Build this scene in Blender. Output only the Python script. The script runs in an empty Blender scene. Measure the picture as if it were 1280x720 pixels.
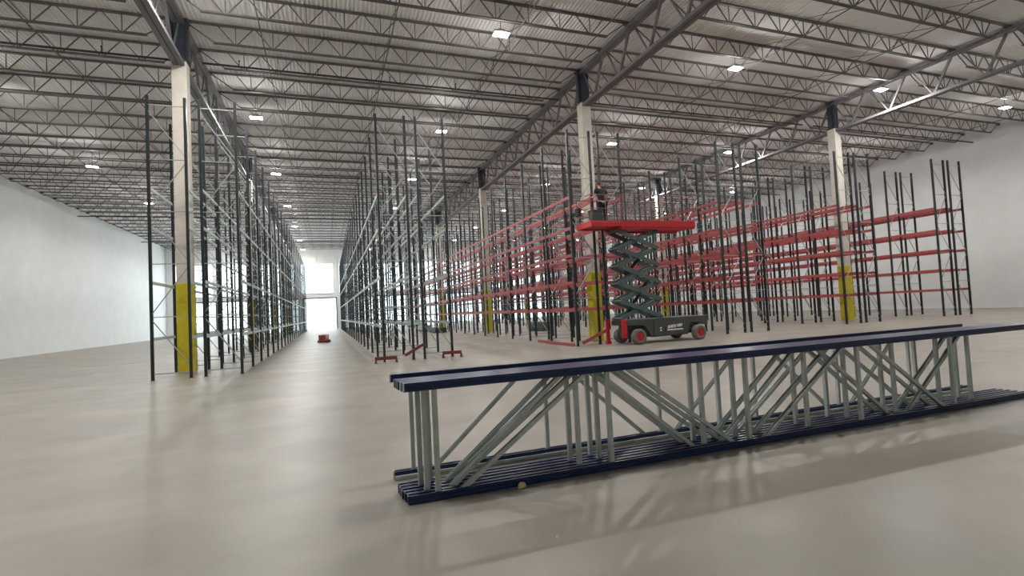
import bpy, bmesh, math, random
from mathutils import Vector, Matrix
random.seed(7)
S = bpy.context.scene
C = S.collection
# ---------------------------------------------------------------- camera
YAW, PITCH, ROLL, FPX, CAMH = 0.35105, 0.04042, 0.0508, 635.39, 1.697
cy, sy, cp, sp = math.cos(YAW), math.sin(YAW), math.cos(PITCH), math.sin(PITCH)
fwd = Vector((sy*cp, cy*cp, sp)); r0 = Vector((cy, -sy, 0)); u0 = r0.cross(fwd)
rt = math.cos(ROLL)*r0 - math.sin(ROLL)*u0
up = math.sin(ROLL)*r0 + math.cos(ROLL)*u0
cd = bpy.data.cameras.new('camera'); cam = bpy.data.objects.new('camera', cd); C.objects.link(cam)
cd.sensor_width = 36; cd.lens = FPX/1280*36; cd.clip_start = .05; cd.clip_end = 500
M4 = Matrix((rt, up, -fwd)).transposed().to_4x4(); M4.translation = Vector((0, 0, CAMH)); cam.matrix_world = M4
S.camera = cam
# ---------------------------------------------------------------- world, lamps, exposure
w = bpy.data.worlds.new('world'); S.world = w; w.use_nodes = True
w.node_tree.nodes['Background'].inputs[0].default_value = (.75, .85, .9, 1)
w.node_tree.nodes['Background'].inputs[1].default_value = .5
S.view_settings.view_transform = 'Standard'; S.view_settings.look = 'None'
S.view_settings.gamma = 1; S.view_settings.use_curve_mapping = False
S.view_settings.exposure = 0.36
LAMP_W = 265            # each high bay lamp, light thrown down
LAMP_P = 135            # point fill added below each lamp, lifts the deck and posts
DOOR_E = 2.0            # glow of the panels added to brighten the far wall
LAMP_X = (-13.5, -3.0, 6.45, 17.55, 27.0, 37.5)
LAMP_Y = (6.8, 17.4, 27.9, 38.5, 49.4, 60.2, 71.0, 80.5)

# ---------------------------------------------------------------- helpers
class MB:
    def __init__(s): s.v = []; s.f = []; s.m = []
    def add(s, vs, fs, mi=0):
        o = len(s.v); s.v += [tuple(p) for p in vs]
        for f in fs: s.f.append(tuple(o+i for i in f)); s.m.append(mi)
        return s
    def box(s, x0, x1, y0, y1, z0, z1, mi=0):
        vs = [(x, y, z) for z in (z0, z1) for y in (y0, y1) for x in (x0, x1)]
        return s.add(vs, [(0,2,3,1),(4,5,7,6),(0,1,5,4),(2,6,7,3),(0,4,6,2),(1,3,7,5)], mi)
    def ext(s, prof, p, q, upv=(0,0,1), mi=0, cap=True):
        p = Vector(p); q = Vector(q); d = (q-p).normalized(); u = Vector(upv)
        if abs(d.dot(u)) > .99: u = Vector((1,0,0))
        a = d.cross(u).normalized(); b = a.cross(d).normalized(); n = len(prof)
        vs = [p+a*x+b*y for x, y in prof]+[q+a*x+b*y for x, y in prof]
        fs = [(i, (i+1)%n, n+(i+1)%n, n+i) for i in range(n)]
        if cap: fs += [tuple(range(n-1, -1, -1)), tuple(range(n, 2*n))]
        return s.add(vs, fs, mi)
    def bar(s, p, q, w, h=None, upv=(0,0,1), mi=0):
        h = w if h is None else h
        return s.ext([(-w/2,-h/2),(w/2,-h/2),(w/2,h/2),(-w/2,h/2)], p, q, upv, mi)
    def tube(s, p, q, r, n=8, mi=0):
        return s.ext([(r*math.cos(2*math.pi*i/n), r*math.sin(2*math.pi*i/n)) for i in range(n)], p, q, (0,0,1), mi)
    def mesh(s, name, mats):
        me = bpy.data.meshes.new(name); me.from_pydata(s.v, [], s.f)
        for m in (mats if isinstance(mats, (list, tuple)) else [mats]): me.materials.append(m)
        for p, mi in zip(me.polygons, s.m): p.material_index = mi
        me.update(); bm = bmesh.new(); bm.from_mesh(me); bmesh.ops.recalc_face_normals(bm, faces=bm.faces); bm.to_mesh(me); bm.free()
        return me
    def build(s, name, mats, parent=None, bevel=0):
        o = link(name, s.mesh(name, mats), parent)
        if bevel:
            b = o.modifiers.new('bevel', 'BEVEL'); b.width = bevel; b.segments = 2; b.limit_method = 'ANGLE'
        return o
def link(name, me, parent=None, loc=None):
    o = bpy.data.objects.new(name, me); C.objects.link(o)
    if parent: o.parent = parent
    if loc: o.location = loc
    return o
def tag(o, label=None, cat=None, group=None, kind=None):
    if label: o['label'] = label
    if cat: o['category'] = cat
    if group: o['group'] = group
    if kind: o['kind'] = kind
    return o
def empty(name, loc=(0,0,0), rz=0):
    o = bpy.data.objects.new(name, None); C.objects.link(o); o.location = loc; o.rotation_euler = (0,0,rz)
    o.empty_display_size = .1
    return o
def struct(o): o['kind'] = 'structure'; return o
def copy_tree(root, loc, label, group=None, cat=None):
    r = root.copy(); C.objects.link(r); r.location = loc; r['label'] = label
    if group: r['group'] = group
    for ch in KIDS.get(root.name, ()):
        c = ch.copy(); C.objects.link(c); c.parent = r
        for g in KIDS.get(ch.name, ()):
            d = g.copy(); C.objects.link(d); d.parent = c
    return r
KIDS = {}
def kid(parent, o): KIDS.setdefault(parent.name, []).append(o); return o

def mat(name, col, rough=.5, metal=0, var=0, scale=8, bump=0, bscale=60, col2=None, spec=.5):
    m = bpy.data.materials.new(name); m.use_nodes = True; nt = m.node_tree; b = nt.nodes['Principled BSDF']
    b.inputs['Base Color'].default_value = (*col, 1); b.inputs['Roughness'].default_value = rough
    b.inputs['Metallic'].default_value = metal; b.inputs['Specular IOR Level'].default_value = spec
    if var or col2 or bump:
        tc = nt.nodes.new('ShaderNodeTexCoord')
    if var or col2:
        n = nt.nodes.new('ShaderNodeTexNoise'); n.inputs['Scale'].default_value = scale; n.inputs['Detail'].default_value = 5
        nt.links.new(tc.outputs['Object'], n.inputs['Vector'])
        r = nt.nodes.new('ShaderNodeValToRGB'); r.color_ramp.elements[0].position = .35; r.color_ramp.elements[1].position = .68
        c2 = col2 or tuple(min(1, c*(1+var)) for c in col); c1 = col if col2 else tuple(c*(1-var) for c in col)
        r.color_ramp.elements[0].color = (*c1, 1); r.color_ramp.elements[1].color = (*c2, 1)
        nt.links.new(n.outputs['Fac'], r.inputs['Fac']); nt.links.new(r.outputs['Color'], b.inputs['Base Color'])
    if bump:
        n2 = nt.nodes.new('ShaderNodeTexNoise'); n2.inputs['Scale'].default_value = bscale; n2.inputs['Detail'].default_value = 4
        nt.links.new(tc.outputs['Object'], n2.inputs['Vector'])
        bp = nt.nodes.new('ShaderNodeBump'); bp.inputs['Strength'].default_value = bump; bp.inputs['Distance'].default_value = .01
        nt.links.new(n2.outputs['Fac'], bp.inputs['Height']); nt.links.new(bp.outputs['Normal'], b.inputs['Normal'])
    return m
def glow(name, col, e):
    m = bpy.data.materials.new(name); m.use_nodes = True; b = m.node_tree.nodes['Principled BSDF']
    b.inputs['Base Color'].default_value = (*col, 1); b.inputs['Emission Color'].default_value = (*col, 1)
    b.inputs['Emission Strength'].default_value = e
    return m
M = dict(
    deck=mat('deck_paint', (.78,.765,.765), .6, var=.04, scale=.6),
    steel=mat('roof_steel', (.125,.112,.110), .55, .1, var=.12, scale=2),
    girder=mat('girder_steel', (.165,.16,.17), .5, .1, var=.12, scale=2),
    bracket=mat('bracket_steel', (.035,.045,.06), .5, .2, var=.15, scale=4),
    pipe=mat('pipe_steel', (.035,.033,.035), .5, .2),
    concrete=mat('column_concrete', (.60,.56,.50), .75, var=.06, scale=3, bump=.15),
    yellow=mat('yellow_paint', (.55,.47,.015), .45, var=.08, scale=5),
    wall=mat('wall_paint', (.72,.74,.74), .6, var=.03, scale=.8),
    post=mat('post_dark_blue', (.018,.024,.030), .4, .1, var=.2, scale=6),
    blue=mat('post_blue', (.006,.020,.088), .28, .0, spec=.5),
    galv=mat('galvanised', (.36,.40,.39), .42, .35, var=.10, scale=9),
    galv2=mat('galvanised_strut', (.50,.55,.53), .45, .3, var=.10, scale=7),
    plate=mat('pale_plate', (.42,.47,.43), .55, .2),
    palebeam=mat('pale_beam', (.50,.57,.56), .45, .15, var=.06, scale=4),
    red=mat('beam_red', (.38,.075,.075), .45, 0, var=.12, scale=4),
    darkred=mat('guard_dark_red', (.15,.028,.028), .5, 0, var=.15, scale=5),
    liftred=mat('lift_red', (.50,.018,.028), .35, 0, var=.06, scale=3),
    railm=mat('rail_paint', (.24,.085,.09), .45, 0), scissor=mat('scissor_grey', (.085,.125,.125), .42, .1, var=.12, scale=5),
    chassis=mat('chassis_grey', (.055,.062,.058), .45, 0, var=.08, scale=5),
    tyre=mat('tyre_grey', (.13,.125,.11), .8, 0, var=.12, scale=10),
    black=mat('black_rubber', (.015,.016,.018), .6),
    white=mat('white_plastic', (.75,.75,.73), .5),
    skin=mat('skin', (.55,.33,.24), .55), shirt=mat('shirt', (.008,.010,.016), .8, var=.2, scale=12, bump=.2),
    trousers=mat('trousers', (.012,.014,.018), .8, var=.2, scale=12), hair=mat('hair', (.03,.02,.015), .7),
    boot=mat('boot', (.05,.035,.025), .7), bin=mat('bin_green', (.06,.085,.075), .55, var=.1, scale=6),
    chip=mat('chip_yellow', (.75,.62,.28), .6, var=.15, scale=40), wood=mat('pallet_wood', (.30,.22,.15), .8, var=.2, scale=6),
    lens=glow('lamp_lens', (1, .97, .90), 28), housing=mat('lamp_housing', (.45,.45,.45), .5, .3),
    daylight=glow('daylight_panel', (.80, .95, 1.0), DOOR_E),  # emission shared by the added door and window panels
)
# polished concrete floor
def floor_mat():
    m = bpy.data.materials.new('polished_concrete'); m.use_nodes = True; nt = m.node_tree; b = nt.nodes['Principled BSDF']
    N = nt.nodes.new; L = nt.links.new
    tc = N('ShaderNodeTexCoord')
    def noise(sc, det, sx=1, sy_=1, dist=0):
        mp = N('ShaderNodeMapping'); mp.inputs['Scale'].default_value = (sx, sy_, 1); mp.inputs['Rotation'].default_value = (0,0,.35)
        n = N('ShaderNodeTexNoise'); n.inputs['Scale'].default_value = sc; n.inputs['Detail'].default_value = det; n.inputs['Distortion'].default_value = dist
        L(tc.outputs['Object'], mp.inputs['Vector']); L(mp.outputs['Vector'], n.inputs['Vector']); return n.outputs['Fac']
    r = N('ShaderNodeValToRGB'); e = r.color_ramp.elements
    e[0].position = .32; e[0].color = (.238,.218,.186,1); e[1].position = .70; e[1].color = (.305,.282,.243,1)
    L(noise(.45, 8, .9, 1.3, 1.0), r.inputs['Fac'])
    r2 = N('ShaderNodeValToRGB'); e = r2.color_ramp.elements
    e[0].position = .30; e[0].color = (.90,.90,.89,1); e[1].position = .62; e[1].color = (1,1,1,1)
    L(noise(1.1, 9, 1, 1.2, .8), r2.inputs['Fac'])
    mx = N('ShaderNodeMix'); mx.data_type = 'RGBA'; mx.blend_type = 'MULTIPLY'; mx.inputs['Factor'].default_value = 1
    L(r.outputs['Color'], mx.inputs[6]); L(r2.outputs['Color'], mx.inputs[7]); L(mx.outputs[2], b.inputs['Base Color'])
    mr = N('ShaderNodeMapRange'); mr.inputs['To Min'].default_value = .30; mr.inputs['To Max'].default_value = .50
    L(noise(.9, 6), mr.inputs['Value']); L(mr.outputs['Result'], b.inputs['Roughness'])
    bp = N('ShaderNodeBump'); bp.inputs['Strength'].default_value = .05; bp.inputs['Distance'].default_value = .02
    L(noise(7, 5), bp.inputs['Height']); L(bp.outputs['Normal'], b.inputs['Normal'])
    return m

# ---------------------------------------------------------------- large structure
X0, X1, Y0, Y1, ZR = -21.2, 45.0, -9.0, 84.0, 12.95
fl = struct(MB().box(X0, X1, Y0, Y1, -.2, 0).build('floor', floor_mat()))
wl = struct(MB().box(X0-.3, X0, Y0, Y1, 0, ZR+.3).build('wall_left', M['wall']))
wr = struct(MB().box(X1, X1+.3, Y0, Y1, 0, ZR+.3).build('wall_right', M['wall']))
wb = struct(MB().box(X0-.3, X1+.3, Y0-.3, Y0, 0, ZR+.3).build('wall_back', M['wall']))
wm = MB().box(X0-.3, X1+.3, Y1+.12, Y1+.4, 0, ZR+.3)
x = X0
while x < X1:
    wm.box(x+.02, x+.96, Y1+.02, Y1+.12, 0, ZR+.3); x += 1.0
wf = struct(wm.build('wall_far', M['wall']))
# made-up overhead doors with glowing panels, added to brighten the far end
dn = 0
x = X0+1.5
while x+4.8 < X1:
    dn += 1
    fr = MB().box(x-.15, x, Y1-.12, Y1+.02, 0, 4.9).box(x+4.6, x+4.75, Y1-.12, Y1+.02, 0, 4.9).box(x-.15, x+4.75, Y1-.12, Y1+.02, 4.75, 4.9)
    d = struct(fr.build('door_%d' % dn, M['chassis']))
    for k in range(6):
        p = MB().box(x+.02, x+4.58, Y1-.06, Y1+.0, .03+k*.785, .03+k*.785+.745).build('door_panel', M['daylight'], d)
    x += 5.5
x = X0+1.2; wn = 0  # made-up upper windows, glowing, added to brighten the far wall
while x+4.6 < X1:
    wn += 1
    fr = MB().box(x-.1, x, Y1-.05, Y1+.02, 5.5, 10.2).box(x+4.6, x+4.7, Y1-.05, Y1+.02, 5.5, 10.2).box(x, x+4.6, Y1-.05, Y1+.02, 5.5, 5.6).box(x, x+4.6, Y1-.05, Y1+.02, 10.1, 10.2)
    d = struct(fr.build('window_%d' % wn, M['wall']))
    for k in range(4): MB().box(x+.02+k*1.15, x+1.13+k*1.15, Y1-.03, Y1, 5.6, 10.1).build('pane', M['daylight'], d)
    x += 5.5
# roof deck: fluted sheet, flutes run along Y
pitch = .1525; vs = []; fs = []; n = int((X1-X0)/pitch)
prof = []
for i in range(n+1):
    xx = X0+i*pitch
    prof += [(xx, ZR), (xx+.055, ZR), (xx+.075, ZR+.04), (xx+.13, ZR+.04)]
for yy in (Y0, Y1): vs += [(px, yy, pz) for px, pz in prof]
k = len(prof); fs = [(i, i+1, k+i+1, k+i) for i in range(k-1)]
ceil = MB().add(vs, fs).box(X0-.3, X1+.3, Y0-.3, Y1+.4, ZR+.2, ZR+.35)
ceiling = struct(ceil.build('ceiling', M['deck']))
# bar joists
JL = 16.5
ch = MB()
for dy in (-.035, .035):
    ch.box(.03, JL-.03, dy-.027, dy+.027, ZR-.06, ZR-.005)
    ch.box(1.05, JL-1.05, dy-.027, dy+.027, 12.19, 12.24)
ch.box(.0, .2, -.07, .07, ZR-.15, ZR-.06); ch.box(JL-.2, JL, -.07, .07, ZR-.15, ZR-.06)
ch_me = ch.mesh('roof_joist', M['steel'])
wb_ = MB(); nb = 11; s0 = (JL-1.29*(nb-1))/2
for i in range(nb):
    s = s0+1.29*i
    wb_.bar((s-.60, 0, ZR-.05), (s-.04, 0, 12.22), .034)
    wb_.bar((s+.60, 0, ZR-.05), (s+.04, 0, 12.22), .034)
    wb_.bar((s, 0, ZR-.05), (s, 0, 12.22), .026)
wb_.bar((.15, 0, ZR-.06), (1.1, 0, 12.22), .036); wb_.bar((JL-.15, 0, ZR-.06), (JL-1.1, 0, 12.22), .036)
wb_me = wb_.mesh('web', M['steel'])
GX = [-21.2, -4.7, 11.8, 28.3]
jy = [21.2+2.1*k for k in range(-14, 30) if Y0+.5 < 21.2+2.1*k < Y1-.5]
for gx in GX:
    for yy in jy:
        j = link('roof_joist', ch_me, ceiling, (gx, yy, 0)); link('web', wb_me, j)
# joist girders on the column lines
GL = 16.8
g = MB()
for dx in (-.1, .1):
    g.box(dx-.085, dx+.085, .0, GL, 12.62, 12.76)
    g.box(dx-.085, dx+.085, .22, GL-.22, 11.04, 11.17)
g_me = g.mesh('roof_girder', M['girder'])
gw = MB()
for i in range(8):
    a = 2.1*i; 
    gw.bar((0, a+.15, 12.68), (0, a+1.05, 11.1), .10, .09, (1,0,0))
    gw.bar((0, a+1.95, 12.68), (0, a+1.05, 11.1), .055, .055, (1,0,0))
gw_me = gw.mesh('web', M['girder'])
CY = [-12.55+16.8*i for i in range(6)]   # column rows at 21.05, 37.85 ...
CY = [21.05-16.8*2, 21.05-16.8, 21.05, 37.85, 54.65, 71.45]
for gx in GX[1:]:
    for yy in CY[1:5]:
        o = link('roof_girder', g_me, ceiling, (gx, yy, 0)); link('web', gw_me, o)
    # end bays reach the end walls
    for a, b in ((Y0, CY[1]), (CY[5], Y1)):
        if b-a < 2: continue
        e = MB()
        for dx in (-.085, .085):
            e.box(dx-.07, dx+.07, a, b, 12.62, 12.76); e.box(dx-.07, dx+.07, a+.22, b-.22, 11.04, 11.17)
        o = e.build('roof_girder', M['girder'], ceiling); o.location = (gx, 0, 0)
        ew = MB(); q = int((b-a)/2.1)
        for i in range(q):
            t = a+i*(b-a)/q; L_ = (b-a)/q
            ew.bar((0, t+.15, 12.68), (0, t+L_/2, 11.1), .10, .09, (1,0,0)); ew.bar((0, t+L_-.15, 12.68), (0, t+L_/2, 11.1), .055, .055, (1,0,0))
        ew.build('web', M['girder'], o)
# bridging runs and pipes under the deck
for xx in (-14, -9.2, -1.9, 2.63, 7.15, 10.27, 13.4, 18.6, 23.6, 26.9, 31.5, 36.2, 41):
    MB().bar((xx, Y0, 12.17), (xx, Y1, 12.17), .035).build('bridging_rod', M['steel'], ceiling)
    if xx in (2.63, 7.15, 18.6, 23.6):
        bx = MB()
        for yy in jy[:-1]:
            bx.bar((xx+.04, yy, 12.2), (xx+.04, yy+2.1, 12.9), .022); bx.bar((xx+.04, yy, 12.9), (xx+.04, yy+2.1, 12.2), .022)
        bx.build('cross_bridging', M['steel'], ceiling)
for yy in (5.8, 22.65, 39.4, 56.3, 73.1):
    for a, b in ((-4.3, 11.3), (12.3, 27.8), (28.7, 44.5), (-20.9, -5.1)):
        p = MB().tube((a, yy, 12.05), (b, yy, 12.05), .045).build('sprinkler_pipe', M['pipe'], ceiling)
        h = MB(); q = a+1.3
        while q < b:
            h.tube((q, yy, 12.05), (q, yy, 12.28), .018, 6); h.tube((q, yy, 12.28), (q, yy, 12.31), .04, 6); q += 3.0
        h.build('sprinkler_head', M['pipe'], p); 
# ---------------------------------------------------------------- columns
ORD = ['first','second','third','fourth','fifth','sixth','seventh','eighth','ninth','tenth','eleventh','twelfth','thirteenth','fourteenth','fifteenth','sixteenth','seventeenth','eighteenth','nineteenth','twentieth','twenty-first','twenty-second','twenty-third']
col_desc = {-4.7: 'left of the pale beam racks', 11.8: 'in the red racks behind the lift', 28.3: 'in the far right racks'}
ref_col = None
for gx in GX[1:]:
    for i, yy in enumerate(CY[1:]):
        lab = 'square pale concrete column with yellow painted foot, %s from the front, %s' % (ORD[max(i-1, 0)], col_desc[gx])
        if i == 0: lab = 'concrete column with yellow foot beside the camera, outside the view, %s' % {-4.7: 'on the left', 11.8: 'on the right', 28.3: 'far to the right'}[gx]
        if gx == 11.8 and i == 1: lab = 'nearest tall concrete column with dark steel head and yellow foot, beside the scissor lift'
        if gx == 11.8 and i == 2: lab = 'second concrete column with yellow foot, standing deeper in the red racks'
        if ref_col is None:
            ref_col = tag(empty('support_column', (gx, yy, 0)), lab, 'column', 'concrete columns under the roof girders')
            kid(ref_col, MB().box(-.24, .24, -.24, .24, 0, 11.22).build('shaft', M['concrete'], ref_col, .02))
            kid(ref_col, MB().box(-.262, .262, -.262, .262, .02, 3.2).build('yellow_sleeve', M['yellow'], ref_col, .05))
            b = MB().box(-.17, .17, -.2, .2, 11.25, 12.62).box(-.25, .25, -.25, .25, 11.22, 11.27)
            b.box(-.28, -.22, -.1, .1, 11.27, 12.75).box(.22, .28, -.1, .1, 11.27, 12.75).box(-.28, .28, -.22, .22, 12.74, 12.82)
            kid(ref_col, b.build('steel_bracket', M['bracket'], ref_col))
        else: copy_tree(ref_col, (gx, yy, 0), lab)
# ---------------------------------------------------------------- high bay lamps
lamp = tag(empty('high_bay_lamp', (LAMP_X[0], LAMP_Y[0], 0)), 'x', 'ceiling lamp', 'white high bay lamps under the roof')
kid(lamp, MB().box(-.30, .30, -.20, .20, 11.92, 11.99).box(-.12, .12, -.1, .1, 11.99, 12.1).build('housing', M['housing'], lamp, .01))
for s in (-1, 1):
    kid(lamp, MB().box(.02 if s > 0 else -.28, .28 if s > 0 else -.02, -.17, .17, 11.905, 11.925).build('lens', M['lens'], lamp))
kid(lamp, MB().tube((0,0,12.1), (0,0,12.97), .012, 6).build('hanging_rod', M['pipe'], lamp))
ld = bpy.data.lights.new('lamp_light', 'AREA'); ld.shape = 'RECTANGLE'; ld.size = .6; ld.size_y = .4; ld.energy = LAMP_W; ld.color = (1, .97, .93); ld.spread = math.radians(170)
names = {-13.5: 'far left', -3.0: 'left', 6.45: 'aisle between pale and red racks', 17.55: 'right of the near column', 27.0: 'beyond the lift', 37.5: 'far right'}
lp = bpy.data.lights.new('lamp_side_light', 'POINT'); lp.energy = LAMP_P; lp.shadow_soft_size = .12; lp.color = (1, .97, .93)  # extra fill under each lamp, added to brighten the roof deck
first = True
for lx in LAMP_X:
    for i, ly in enumerate(LAMP_Y):
        lab = 'white ceiling lamp, %s visible from front, line %s' % (ORD[i if lx > 20 else max(i-1, 0)], names[lx])
        if i == 0 and lx < 20: lab = 'ceiling lamp above the camera, outside view, line %s' % names[lx]
        if lx == 6.45 and i == 1: lab = 'largest brightest ceiling lamp, hanging over the open floor near the top'
        if first: lamp.location = (lx, ly, 0); lamp['label'] = lab; r = lamp; first = False
        else: r = copy_tree(lamp, (lx, ly, 0), lab)
        lo = bpy.data.objects.new('lamp_light', ld); C.objects.link(lo); lo.parent = r; lo.location = (0, 0, 11.89)
        lo = bpy.data.objects.new('lamp_side_light', lp); C.objects.link(lo); lo.parent = r; lo.location = (0, 0, 11.74)

# ---------------------------------------------------------------- standing rack frames
FH, FW, BAY, RY = 9.14, 1.05, 2.64, 19.0
def cprof(w, d, t=.006, lip=.018):
    # C section: web at -y, open at +y
    a, b = w/2, d/2
    return [(-a,-b),(a,-b),(a,b),(a-lip,b),(a-lip,b-t),(a-t,b-t),(a-t,-b+t),(-a+t,-b+t),(-a+t,b-t),(-a+lip,b-t),(-a+lip,b),(-a,b)]
def post_mb(x, flip, mi=0, mb=None):
    mb = mb or MB(); p = [(q[0], q[1]*(-1 if flip else 1)) for q in cprof(.088, .08)]
    # profile axes: a = d x u ; with u = X the section opens along X
    return mb.ext(p, (x, 0, .012), (x, 0, FH), (1,0,0), mi)
def brace_list():
    out = [((0,0,.20), (FW,0,.20)), ((0,0,FH-.30), (FW,0,FH-.30))]; n_ = 5; z0 = .30; pz = (FH-.38-z0)/n_
    for s in range(n_):
        z = z0+pz*s; a, b = (0, FW) if s % 2 else (FW, 0)
        out.append(((a,0,z+.08), (b,0,z+pz-.08)))
        if s: out.append(((0,0,z), (FW,0,z)))
    return out
pm0 = post_mb(0, False).mesh('post', M['post']); pm1 = post_mb(FW, True).mesh('post', M['post'])
fp0 = MB().box(-.07, .07, -.06, .06, 0, .012).mesh('base_plate', M['post'])
far_mb = MB(); post_mb(0, False, 0, far_mb); post_mb(FW, True, 0, far_mb); far_mb.box(-.07,.07,-.06,.06,0,.012).box(FW-.07,FW+.07,-.06,.06,0,.012)
for p, q in brace_list(): far_mb.bar(p, q, .028, .026, (0,1,0), 1)
far_me = far_mb.mesh('upright_frame', [M['post'], M['galv']])
near = empty('upright_frame'); tag(near, 'x', 'rack frame')
kid(near, link('post', pm0, near)); kid(near, link('post', pm1, near))
kid(near, link('base_plate', fp0, near)); kid(near, link('base_plate', fp0, near, (FW,0,0)))
for p, q in brace_list():
    kid(near, MB().ext(cprof(.032, .028, .005, .007), p, q, (0,1,0)).build('horizontal_strut' if p[2] == q[2] else 'diagonal_brace', M['galv'], near))
blocks = [  # name, x of the two frames of the back-to-back row, beams
    ('left racks', (1.91, 3.37), 'pale', (1.30, 3.10, 4.88, 6.15)),
    ('middle red racks', (9.75, 11.20), 'red', (1.50, 2.65, 3.80, 4.95, 6.25)),
    ('third rack row', (17.59, 19.04), 'red', (1.50, 2.65, 3.80, 4.95, 6.25)),
    ('fourth rack row', (25.43, 26.89), 'red', (1.50, 2.65, 3.80, 4.95, 6.25)),
    ('rightmost racks', (33.27, 34.73), 'red', (1.50, 2.65, 3.80, 4.95, 6.25)),
    ('leftmost racks', (-5.20, -3.74), 'pale', (1.30, 3.10, 4.88, 6.15)),
]
used = False; NB = 23
for bi, (bn, xs, kind, lv) in enumerate(blocks):
    for ri, fx in enumerate(xs):
        side = ('left', 'right')[ri]
        for i in range(NB):
            lab = 'tall dark upright rack frame, %s from the front, %s row of the %s' % (ORD[i], side, bn)
            loc = (fx, RY+BAY*i, 0); grp = 'tall dark upright frames of the racks'
            if bi < 2 and i < 4:
                if not used: near.location = loc; near['label'] = lab; near['group'] = grp; used = True
                else: copy_tree(near, loc, lab, grp)
            else:
                tag(link('upright_frame', far_me, None, loc), lab, 'rack frame', grp)
# ---------------------------------------------------------------- beams
BL = BAY-.09
def beam_mb(h, mi=0, mb=None, off=(0,0,0)):
    mb = mb or MB(); ox, oy, oz = off
    pr = [(-.025,-h/2),(.025,-h/2),(.025,h/2-.03),(.008,h/2-.03),(.008,h/2),(-.025,h/2)]
    return mb.ext(pr, (ox, oy+.006, oz), (ox, oy+BL-.006, oz), (0,0,1), mi)
def conn_mb(h, y, mb=None, off=(0,0,0)):
    mb = mb or MB(); ox, oy, oz = off
    return mb.box(ox-.03, ox+.03, oy+y-.004, oy+y+.004, oz-h/2-.03, oz+h/2+.03)
protos = {}
for kind, h in (('pale', .10), ('red', .13)):
    m = M['palebeam'] if kind == 'pale' else M['red']
    n_me = beam_mb(h).mesh('rack_beam', m); c0 = conn_mb(h, .004).mesh('end_connector', m); c1 = conn_mb(h, BL-.004).mesh('end_connector', m)
    f = beam_mb(h); conn_mb(h, .004, f); conn_mb(h, BL-.004, f)
    protos[kind] = (n_me, c0, c1, f.mesh('rack_beam', m), h)
LV = {4: ['lowest level', 'second level', 'third level', 'top level'], 5: ['lowest level', 'second level', 'third level', 'fourth level', 'top level']}
FACE = ['outer left face', 'left inner face', 'right inner face', 'outer right face']
cnt = {'pale': 0, 'red': 0}; stuff = {'pale': MB(), 'red': MB()}; plan = {'pale': [], 'red': []}
for bi, (bn, xs, kind, lv) in enumerate(blocks):
    faces = (xs[0], xs[0]+FW, xs[1], xs[1]+FW)
    for i in range(NB-1):
        for fi, fx in enumerate(faces):
            for li, z in enumerate(lv):
                p = Vector((fx, RY+BAY*(i+.5), z)); d = (p-Vector((0,0,CAMH))); zc = d.dot(fwd)
                px = 640+FPX*d.dot(rt)/zc
                plan[kind].append((0 if 430 < px < 850 else 1, d.length, bi, i, fi, li, fx, z))
for kind in plan:
    plan[kind].sort(); n_me, c0, c1, f_me, h = protos[kind]
    for k, (_, dist, bi, i, fi, li, fx, z) in enumerate(plan[kind]):
        loc = (fx, RY+BAY*i+.045, z)
        if k < 300:
            word = 'pale grey' if kind == 'pale' else 'red'
            lab = '%s rack beam, %s, %s bay, %s, %s' % (word, LV[len(blocks[bi][3])][li], ORD[i], FACE[fi], blocks[bi][0])
            o = link('rack_beam', n_me if dist < 30 else f_me, None, loc); tag(o, lab, 'rack beam', '%s beams of the racks' % word)
            if dist < 30: link('end_connector', c0, o); link('end_connector', c1, o)
        else:
            s = stuff[kind]; beam_mb(h, 0, s, loc)
    o = stuff[kind].build('rack_beam', M['palebeam'] if kind == 'pale' else M['red'])
    tag(o, 'remaining %s beams of the racks far down the aisles' % ('pale grey' if kind == 'pale' else 'red'), 'rack beams', None, 'stuff')

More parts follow.
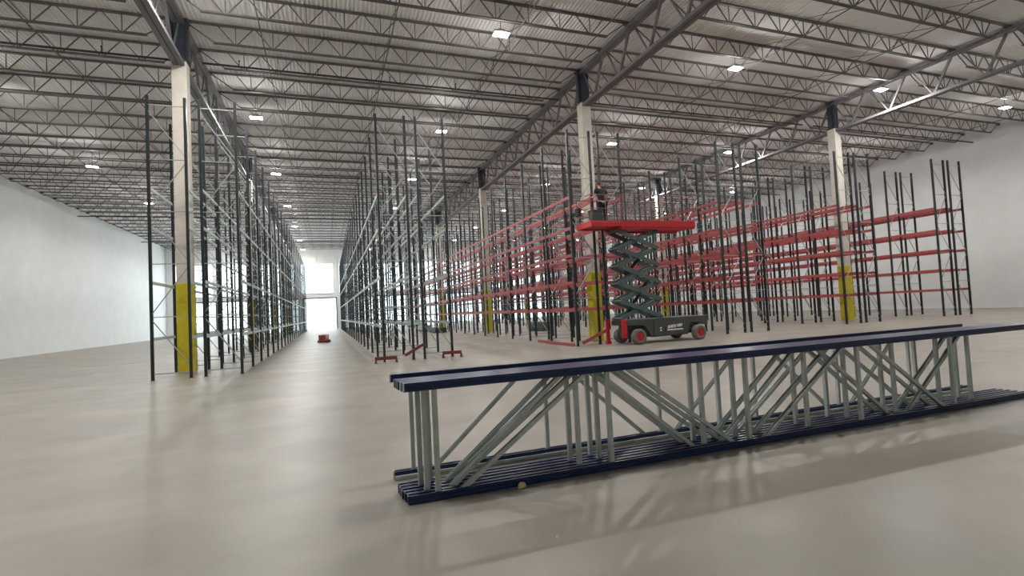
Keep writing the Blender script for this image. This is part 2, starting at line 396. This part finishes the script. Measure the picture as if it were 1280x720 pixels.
# ---------------------------------------------------------------- blue frames lying in the foreground
FR = -.0121
def gprof(w, d, t=.004, lip=.020):
    a, b = w/2, d/2; g = .006
    return [(-a,-b),(a,-b),(a,-.012),(a-g,-.006),(a-g,.010),(a,.016),(a,b),(a-lip,b),(a-lip,b-t),(a-t,b-t),(a-t,.018),(a-g-t,.012),(a-g-t,-.008),(a-t,-.014),(a-t,-b+t),(-a+t,-b+t),(-a+t,-.014),(-a+g+t,-.008),(-a+g+t,.012),(-a+t,.018),(-a+t,b-t),(-a+lip,b-t),(-a+lip,b),(-a,b),(-a,.016),(-a+g,.010),(-a+g,-.006),(-a,-.012)]
def fg_frame(y, x0, variant, label, plates_top, plates_bot, lip=False, wide=.046, dtop=.2):
    r = tag(empty('upright_frame', (x0, y, 0), FR), label, 'rack frame', 'blue upright frames lying on edge on the floor')
    L = 9.14; H = 1.075
    pr = gprof(.078, .078)
    MB().ext(pr, (0,0,.040), (L,0,.040), (0,0,1)).build('post', M['blue'], r)
    MB().ext([(a,-b) for a, b in pr], (0,0,H-.039), (L,0,H-.039), (0,0,1)).build('post', M['blue'], r)
    s0, per = variant
    u = s0; k = 0
    za, zb = .03, H-.03
    bp = [(-wide/2,-.02),(wide/2,-.02),(wide/2,.02),(wide/2-.005,.02),(wide/2-.005,-.015),(-wide/2+.005,-.015),(-wide/2+.005,.02),(-wide/2,.02)]
    bp = [(b_, a_) for a_, b_ in bp]
    while u < L-.1:
        MB().ext(bp, (u,0,za), (u,0,zb), (1,0,0)).build('strut', M['galv2'], r)
        v = u+per
        if v < L-.1:
            a, b = (u+.2, v-dtop)
            zz = (za+.01, zb-.01) if k % 2 == 0 else (zb-.01, za+.01)
            MB().ext(bp, (a,0,zz[0]), (b,0,zz[1]), (0,1,0)).build('diagonal_brace', M['galv2'], r)
        u = v; k += 1
    for z, on in ((H-.039, plates_top), (.045, plates_bot)):
        MB().box(-.010, 0, -.036 if on else -.032, .036 if on else .032, z-.043 if on else z-.036, z+.040 if on else z+.036).build('base_plate', M['plate'] if on else M['blue'], r)
    if lip:
        tag(MB().box(0, L, -.075, -.043, .004, .040).build('lower_flange', M['galv2'], r), 'pale grey lower flange')
    return r
fg_frame(4.680, .630, (.27, 1.80), 'blue upright frame lying on edge, nearest of the tight bundle, pale brace struts', True, False)
fg_frame(4.764, .615, (.20, 1.56), 'blue upright frame on edge, second from the front of the bundle', True, False, dtop=.12)
fg_frame(4.848, .600, (.24, 1.81), 'blue upright frame on edge, middle of the tight bundle', False, False)
fg_frame(4.932, .595, (.19, 1.57), 'blue upright frame on edge, fourth from the front of the bundle', False, False, dtop=.12)
fg_frame(5.016, .590, (.30, 1.75), 'blue upright frame on edge, rearmost of the tight bundle', False, False)
fg_frame(5.46, .600, (.20, 1.53), 'blue upright frame on edge standing apart behind the bundle', True, True, lip=True, wide=.042)
# small things near them
cb = MB(); P_ = [(0,0,0),(.05,.01,0),(.085,.0,.012),(.09,.03,.03),(.05,.045,.045),(.015,.035,.03),(.03,.02,.055),(.07,.02,.05)]
cb.add(P_, [(0,1,2,3,4,5),(0,1,6),(1,2,7,6),(2,3,7),(3,4,7),(4,5,6),(4,6,7),(5,0,6)])
o = cb.build('wood_chip', M['chip']); o.location = (1.63, 4.565, .0); tag(o, 'crumpled yellow scrap on the floor against the front blue post', 'scrap')
o = MB().add([(0,0,0),(.022,.004,0),(.018,.018,0),(.003,.015,0),(.01,.01,.008)], [(3,2,1,0),(0,1,4),(1,2,4),(2,3,4),(3,0,4)]).build('paper_scrap', M['white']); o.location = (1.53, 3.5, 0)
tag(o, 'tiny white scrap lying alone on the open floor in the foreground', 'scrap')
o = MB().add([(0,0,0),(.06,.0,0),(.07,.04,0),(.0,.045,0),(.035,.02,.035)], [(3,2,1,0),(0,1,4),(1,2,4),(2,3,4),(3,0,4)]).build('white_cap', M['white']); o.location = (1.45, 5.20, 0)
tag(o, 'small white cap lying between the bundle and the rear blue frame', 'scrap')

# ---------------------------------------------------------------- rack end guards and loose beams
def guard(p, q, z0, z1, label, m, feet=True):
    p = Vector(p); q = Vector(q); r = tag(empty('floor_guard', (p.x, p.y, 0)), label, 'rack guard', 'low red guards at the rack ends')
    d = q-p
    MB().bar((0,0,(z0+z1)/2), (d.x, d.y, (z0+z1)/2), .05, z1-z0).build('rail', m, r)
    if feet:
        for t in (0.03, .97): MB().box(d.x*t-.03, d.x*t+.03, d.y*t-.09, d.y*t+.03, 0, z0+.01).box(d.x*t-.06, d.x*t+.06, d.y*t-.12, d.y*t+.06, 0, .012).build('foot', m, r)
    return r
def loose(p, q, label, m, w=.05, h=.13):
    o = MB().bar(p, q, w, h); r = o.build('loose_beam', m); return tag(r, label, 'rack beam')
guard((3.98, 18.72), (4.68, 18.62), .12, .24, 'low dark red guard on feet at the right end of the left racks', M['darkred'])
guard((1.55, 18.72), (2.30, 18.60), .10, .22, 'low dark red guard at the foot of the front left post', M['darkred'])
loose((2.62, 18.78, .20), (3.34, 18.86, .56), 'red beam sloping up across the front posts of the left racks', M['darkred'], .05, .10)
loose((9.56, 18.95, .07), (9.60, 22.9, .07), 'long red beam lying on the floor along the middle red racks', M['red'], .05, .12)
loose((9.9, 18.86, .12), (11.15, 18.88, .62), 'red beam sloping up across the front posts of the middle racks', M['red'], .05, .13)
o = MB().box(-.07, .07, -.012, .0, .12, 1.05).box(-.07, -.058, 0, .09, .12, 1.05).box(.058, .07, 0, .09, .12, 1.05).box(-.10, .10, -.05, .1, 0, .12).build('post_guard', M['liftred'])
o.location = (11.12, 18.83, 0); tag(o, 'bright red steel guard on the rack post beside the lift wheel', 'post guard')
# stacks of spare material on the floor further in
def bundle(x, y, n, rows, L, m, label):
    r = tag(empty('beam_bundle', (x, y, 0)), label, 'bundle')
    for yy in (.3, L-.3): MB().box(-.1, n*.07+.1, yy-.05, yy+.05, 0, .09).build('bearer', M['wood'], r)
    for j in range(rows):
        for i in range(n):
            MB().box(i*.07, i*.07+.055, random.uniform(0,.06), L+random.uniform(-.06,0), .092+j*.11, .192+j*.11).build('beam', m, r)
bundle(8.3, 41.5, 14, 3, 2.7, M['chassis'], 'dark stack of beams lying in the aisle before the red racks')
bundle(8.2, 47.0, 12, 4, 2.7, M['galv'], 'grey stack of beams further down the aisle, left of the red racks')
bundle(14.2, 33.0, 10, 5, 2.7, M['scissor'], 'dark green grey stack of beams behind the middle racks, seen between posts')
bundle(-.6, 38.0, 10, 4, 2.7, M['red'], 'dark red stack of beams on the floor left of the left racks')

# ---------------------------------------------------------------- scissor lift
lift = tag(empty('scissor_lift', (0, 0, 0)), 'raised scissor lift with red platform, dark arms and grey chassis before the racks', 'scissor lift')
YA, YB = 17.62, 18.88
mb = MB()
# body side profile (X, Z) with an arch over the front wheel
def slab(prof, y0, y1, mb):
    n_ = len(prof); vs_ = [(a, y0, b) for a, b in prof]+[(a, y1, b) for a, b in prof]
    mb.add(vs_, [(i, (i+1)%n_, n_+(i+1)%n_, n_+i) for i in range(n_)]+[tuple(range(n_-1,-1,-1)), tuple(range(n_, 2*n_))])
slab([(11.30,.78),(11.30,1.0),(15.3,1.0),(15.3,.62),(15.15,.62),(14.95,.74),(14.4,.74),(14.25,.26),(12.42,.24),(12.30,.5),(12.12,.74),(11.5,.76)], YA+.02, YB-.02, mb)
mb.box(11.42, 12.3, 18.0, 18.5, .3, .8); mb.box(14.2, 15.1, 18.0, 18.5, .3, .8)
body = mb.build('chassis', M['chassis'], lift, .015)
mb = MB().box(11.66, 11.76, 17.62, 18.88, .28, .38).box(14.62, 14.72, 17.62, 18.88, .28, .38).build('axle', M['black'], lift)
tr = MB().box(12.55, 14.1, YA-.02, YA+.02, .30, .92).box(12.95, 12.98, YA-.03, YA, .33, .88).box(13.62, 13.66, YA-.03, YA, .42, .8)
tr.build('side_tray', M['chassis'], lift)
MB().box(13.05, 13.11, YA-.035, YA-.02, .45, .62).build('latch', M['black'], lift)
# illegible pale decal, two rows of marks
dc = MB()
for zz, hh in ((.60, .05), (.50, .05)):
    dc.box(12.82, 12.90, YA-.034, YA-.022, zz-.03, zz+hh-.03)
q = 13.2
for k in range(9):
    wv = (.07,.05,.08,.04,.07,.06,.05,.08,.05)[k]
    dc.add([(q, YA-.025, .56+k*.006), (q+wv, YA-.025, .56+k*.006), (q+wv+.03, YA-.025, .68+k*.006), (q+.03, YA-.025, .68+k*.006)], [(0,1,2,3)]); q += wv+.02
dc.box(13.18, 13.95, YA-.034, YA-.022, .47, .525)
dc.build('decal', M['white'], body)
# red swing plate at the front
rp = MB().box(11.08, 11.32, YA+.06, YA+.12, .28, 1.0)
rp.build('front_plate', M['liftred'], lift, .01)
def wheel(x, y, s):
    r = .315; N_ = 28; m_ = MB()
    prof = [(-.13, r*.55), (-.13, r*.88), (-.10, r*.97), (0, r), (.10, r*.97), (.13, r*.88), (.13, r*.55)]
    vs_ = []; fs_ = []
    for i in range(N_):
        a = 2*math.pi*i/N_
        for (yy, rr) in prof: vs_.append((rr*math.cos(a), yy, rr*math.sin(a)))
    n_ = len(prof)
    for i in range(N_):
        j = (i+1) % N_
        for q_ in range(n_): fs_.append((i*n_+q_, i*n_+(q_+1)%n_, j*n_+(q_+1)%n_, j*n_+q_))
    m_.add(vs_, fs_)
    t = m_.build('wheel', M['tyre'], lift); t.location = (x, y, r+.0)
    for p_ in t.data.polygons: p_.use_smooth = True
    h = MB().tube((0,-.10,0), (0,.10,0), r*.56, 20).tube((0,s*.10,0), (0,s*.135,0), r*.2, 12)
    for k in range(6):
        a = k*math.pi/3; h.tube((r*.36*math.cos(a), s*.10, r*.36*math.sin(a)), (r*.36*math.cos(a), s*.115, r*.36*math.sin(a)), .016, 6)
    h.build('hub', M['liftred'], t)
    return t
for wx in (11.71, 14.67):
    a = wheel(wx, 17.49, -1); b = wheel(wx, 18.99 if wx > 12 else 18.80, 1)
# scissor stack: five stages, four arm planes
zn = [1.06, 1.78, 2.50, 3.22, 3.94, 4.66]; XL, XR = 11.26, 13.16
for k in range(5):
    for (y_in, y_out) in ((17.98, 17.90), (18.50, 18.58)):
        MB().bar((XL, y_in, zn[k]), (XR, y_in, zn[k+1]), .07, .17).build('scissor_arm', M['scissor'], lift)
        MB().bar((XL, y_out, zn[k+1]), (XR, y_out, zn[k]), .07, .17).build('scissor_arm', M['scissor'], lift)
    MB().tube(((XL+XR)/2, 17.84, (zn[k]+zn[k+1])/2), ((XL+XR)/2, 18.64, (zn[k]+zn[k+1])/2), .045, 10).build('pivot_pin', M['scissor'], lift)
for z in zn:
    for xx in (XL, XR): MB().tube((xx, 17.84, z), (xx, 18.64, z), .05, 10).build('pivot_pin', M['scissor'], lift)
MB().tube((11.75, 18.24, 1.3), (12.7, 18.24, 2.45), .07, 12).tube((12.7, 18.24, 2.45), (12.95, 18.24, 2.75), .04, 10).build('lift_cylinder', M['black'], lift)
MB().tube((11.75, 18.24, 2.9), (12.7, 18.24, 3.75), .07, 12).tube((12.7, 18.24, 3.75), (12.9, 18.24, 3.92), .04, 10).build('lift_cylinder', M['black'], lift)
# platform
PX0, PXE, PX1 = 9.95, 11.30, 14.9
MB().box(PXE, PX1, 17.6, 18.9, 4.76, 4.85).box(PXE, PX1, 17.62, 17.72, 4.70, 4.76).box(PXE, PX1, 18.78, 18.88, 4.70, 4.76).build('platform_deck', M['liftred'], lift)
MB().box(PX0, PXE+.3, 17.66, 18.84, 4.853, 4.885).build('extension_deck', M['liftred'], lift)
tb = MB().box(PXE, PX1, 17.58, 17.60, 4.76, 5.03).box(PXE, PX1, 18.90, 18.92, 4.76, 5.03).box(PX1, PX1+.02, 17.58, 18.92, 4.76, 5.03)
tb.build('toe_board', M['liftred'], lift)
te = MB().box(PX0, PXE+.2, 17.63, 17.655, 4.80, 5.03).box(PX0, PXE+.2, 18.845, 18.87, 4.80, 5.03).box(PX0-.02, PX0, 17.63, 18.87, 4.80, 5.03)
te = te.build('toe_board', M['liftred'], lift)
ho = MB()
for k in range(11): ho.tube((PX0+.10+k*.115, 17.628, 4.965), (PX0+.10+k*.115, 17.631, 4.965), .018, 8)
ho.build('hole_row', M['plate'], te)
RZ = 6.1; gm = M['railm']
gr = MB()
for yy in (17.61, 18.89):
    for z, r_ in ((RZ, .017), (5.58, .015)): gr.tube((PXE, yy, z), (PX1, yy, z), r_, 8)
    q = PXE
    while q <= PX1+.01: gr.tube((q, yy, 4.9), (q, yy, RZ), .017, 8); q += 1.2
for z, r_ in ((RZ, .017), (5.58, .015)): gr.tube((PX1, 17.61, z), (PX1, 18.89, z), r_, 8)
gr.build('guard_rail', gm, lift)
ge = MB()
for yy in (17.66, 18.84):
    for z, r_ in ((RZ-.03, .017), (5.52, .015)): ge.tube((PX0, yy, z), (PXE+.1, yy, z), r_, 8)
    for q in (PX0, PX0+.68, PXE+.1): ge.tube((q, yy, 4.9), (q, yy, RZ-.03), .017, 8)
for z, r_ in ((RZ-.03, .017), (5.52, .015)): ge.tube((PX0, 17.66, z), (PX0, 18.84, z), r_, 8)
ge.build('guard_rail', gm, lift)
cbx = MB().box(9.80, 9.96, 18.45, 18.75, 5.35, 5.68); cbx = cbx.build('control_box', M['black'], lift, .02)
MB().tube((9.88, 18.6, 5.68), (9.86, 18.6, 5.80), .02, 8).build('joystick', M['black'], cbx)
# toolbox standing on the extension deck
tbx = tag(empty('tool_bin', (10.34, 18.0, 4.886)), 'dark green grey tool bin on the lift platform at the man\'s feet', 'bin')
MB().add([(-.19,-.15,0),(.19,-.15,0),(.19,.15,0),(-.19,.15,0),(-.23,-.18,.56),(.23,-.18,.56),(.23,.18,.56),(-.23,.18,.56)],
         [(3,2,1,0),(4,5,6,7),(0,1,5,4),(1,2,6,5),(2,3,7,6),(3,0,4,7)]).build('body', M['bin'], tbx, .02)
MB().box(-.25,.25,-.2,.2,.56,.61).build('lid', M['bin'], tbx, .01)
# ---------------------------------------------------------------- the man on the platform
def skin_obj(name, verts, edges, radii, m, parent, root=0, sub=2):
    me = bpy.data.meshes.new(name); me.from_pydata(verts, edges, []); me.materials.append(m)
    o = link(name, me, parent); 
    md = o.modifiers.new('skin', 'SKIN'); md.use_smooth_shade = True
    for i, r_ in enumerate(radii):
        sv = me.skin_vertices[0].data[i] if me.skin_vertices else None
        if sv is None: break
        r2 = r_ if isinstance(r_, tuple) else (r_, r_)
        sv.radius = r2; sv.use_root = (i == root)
    if sub: s_ = o.modifiers.new('sub', 'SUBSURF'); s_.levels = sub; s_.render_levels = sub
    return o
def ensure_skin(me):
    bm = bmesh.new(); bm.from_mesh(me); bm.verts.layers.skin.verify(); bm.to_mesh(me); bm.free()
def skin_make(name, pts, parent, m, sub=2):
    # pts: name -> (pos, radius, parent name)
    keys = list(pts); vs_ = [pts[k_][0] for k_ in keys]; es = [(keys.index(pts[k_][2]), keys.index(k_)) for k_ in keys if pts[k_][2]]
    me = bpy.data.meshes.new(name); me.from_pydata(vs_, es, []); ensure_skin(me); me.materials.append(m)
    lay = me.skin_vertices[0].data
    for i, k_ in enumerate(keys):
        r_ = pts[k_][1]; lay[i].radius = r_ if isinstance(r_, tuple) else (r_, r_); lay[i].use_root = (i == 0)
    o = link(name, me, parent); md = o.modifiers.new('skin', 'SKIN'); md.use_smooth_shade = True
    s_ = o.modifiers.new('sub', 'SUBSURF'); s_.levels = sub; s_.render_levels = sub
    return o
man = tag(empty('person', (10.90, 18.34, 4.887), .06), 'man in black shirt and dark trousers leaning over the lift rail, seen from behind', 'person')
man.scale = (1.1, 1.0, 1.09)
body_pts = {'pelvis': ((0,0,.93), (.15,.11), None), 'waist': ((0,.02,1.07), (.135,.10), 'pelvis'), 'chest': ((0,.07,1.28), (.155,.115), 'waist'), 'upper': ((0,.11,1.40), (.13,.09), 'chest'),
    'neck': ((0,.15,1.50), .052, 'upper'), 'skull': ((0,.19,1.58), .06, 'neck')}
for s, t in ((-1,'l'), (1,'r')):
    body_pts.update({t+'hip': ((s*.10,0,.88), .095, 'pelvis'), t+'knee': ((s*.13,.04,.48), .058, t+'hip'), t+'calf': ((s*.135,.02,.34), .058, t+'knee'), t+'ankle': ((s*.14,-.01,.09), .038, t+'calf'), t+'toe': ((s*.16,.15,.045), .035, t+'ankle'),
        t+'sho': ((s*.19,.10,1.41), .062, 'upper'), t+'elb': ((s*.30,.05,1.15), .042, t+'sho'), t+'fore': ((s*.28,.20,1.17), .040, t+'elb'), t+'wri': ((s*.24,.37,1.19), .026, t+'fore'), t+'palm': ((s*.23,.435,1.215), (.036,.018), t+'wri')})
    for f_, (dx, ln) in enumerate(((-.033,.030),(-.011,.036),(.011,.034),(.031,.026))):
        k1, k2, k3 = (t+'f%d%s' % (f_, c_) for c_ in 'abc')
        body_pts[k1] = ((s*.23+dx, .472, 1.222), .009, t+'palm'); body_pts[k2] = ((s*.23+dx, .472+ln*.6, 1.212), .009, k1); body_pts[k3] = ((s*.23+dx, .472+ln*.5, 1.212-ln*.8), .008, k2)
    body_pts[t+'tha'] = ((s*.23-s*.045, .445, 1.19), .011, t+'palm'); body_pts[t+'thb'] = ((s*.23-s*.05, .475, 1.165), .009, t+'tha')
bodyo = skin_make('body', body_pts, man, M['skin'], 1)
# head
def ell(mb_, c, r_, nu=14, nv=10):
    vs_ = []; fs_ = []
    for j in range(nv+1):
        a = math.pi*j/nv
        for i in range(nu):
            b_ = 2*math.pi*i/nu; vs_.append((c[0]+r_[0]*math.sin(a)*math.cos(b_), c[1]+r_[1]*math.sin(a)*math.sin(b_), c[2]+r_[2]*math.cos(a)))
    for j in range(nv):
        for i in range(nu): fs_.append((j*nu+i, j*nu+(i+1)%nu, (j+1)*nu+(i+1)%nu, (j+1)*nu+i))
    mb_.add(vs_, fs_)
hd = MB(); ell(hd, (0,0,0), (.076,.098,.115)); ell(hd, (0,.03,-.05), (.058,.07,.068)); ell(hd, (0,.105,-.012), (.012,.02,.022), 8, 6)
for s in (-1,1): ell(hd, (s*.078,-.005,-.01), (.012,.02,.032), 8, 6)
h_ = hd.build('head', M['skin'], man); h_.location = (0,.195,1.665); h_.rotation_euler = (-.2,0,0)
for p_ in h_.data.polygons: p_.use_smooth = True
fc = MB(); [ell(fc, (s*.03,.088,.008), (.012,.008,.008), 8, 6) for s in (-1,1)]; fc.box(-.024,.024,.088,.098,-.056,-.049); fc.build('face_features', M['hair'], h_)
hr = MB(); ell(hr, (0,-.016,.022), (.083,.098,.108)); hr = hr.build('hair', M['hair'], h_)
for p_ in hr.data.polygons: p_.use_smooth = True
sh = {k_: body_pts[k_] for k_ in ('pelvis','waist','chest','upper')}
sh = {'pelvis': ((0,0,.95), (.172,.13), None), 'waist': ((0,.02,1.08), (.165,.125), 'pelvis'), 'chest': ((0,.07,1.28), (.178,.135), 'waist'), 'upper': ((0,.105,1.40), (.15,.105), 'chest'), 'collar': ((0,.14,1.475), .065, 'upper')}
for s, t in ((-1,'l'), (1,'r')):
    sh[t+'sho'] = ((s*.195,.10,1.415), .080, 'upper'); sh[t+'arm'] = ((s*.262,.07,1.25), .066, t+'sho')
skin_make('t_shirt', sh, man, M['shirt'], 2)
tr_ = {'pelvis': ((0,0,.95), (.162,.122), None)}
for s, t in ((-1,'l'), (1,'r')):
    tr_[t+'hip'] = ((s*.105,0,.86), .112, 'pelvis'); tr_[t+'knee'] = ((s*.13,.04,.48), .08, t+'hip'); tr_[t+'ank'] = ((s*.14,.0,.12), .064, t+'knee')
skin_make('trousers', tr_, man, M['trousers'], 2)
for s in (-1,1):
    skin_make('boot', {'a': ((s*.14,-.02,.14), .05, None), 'b': ((s*.14,-.02,.055), .052, 'a'), 'c': ((s*.15,.09,.05), .048, 'b'), 'd': ((s*.16,.17,.042), .038, 'c')}, man, M['boot'], 1)
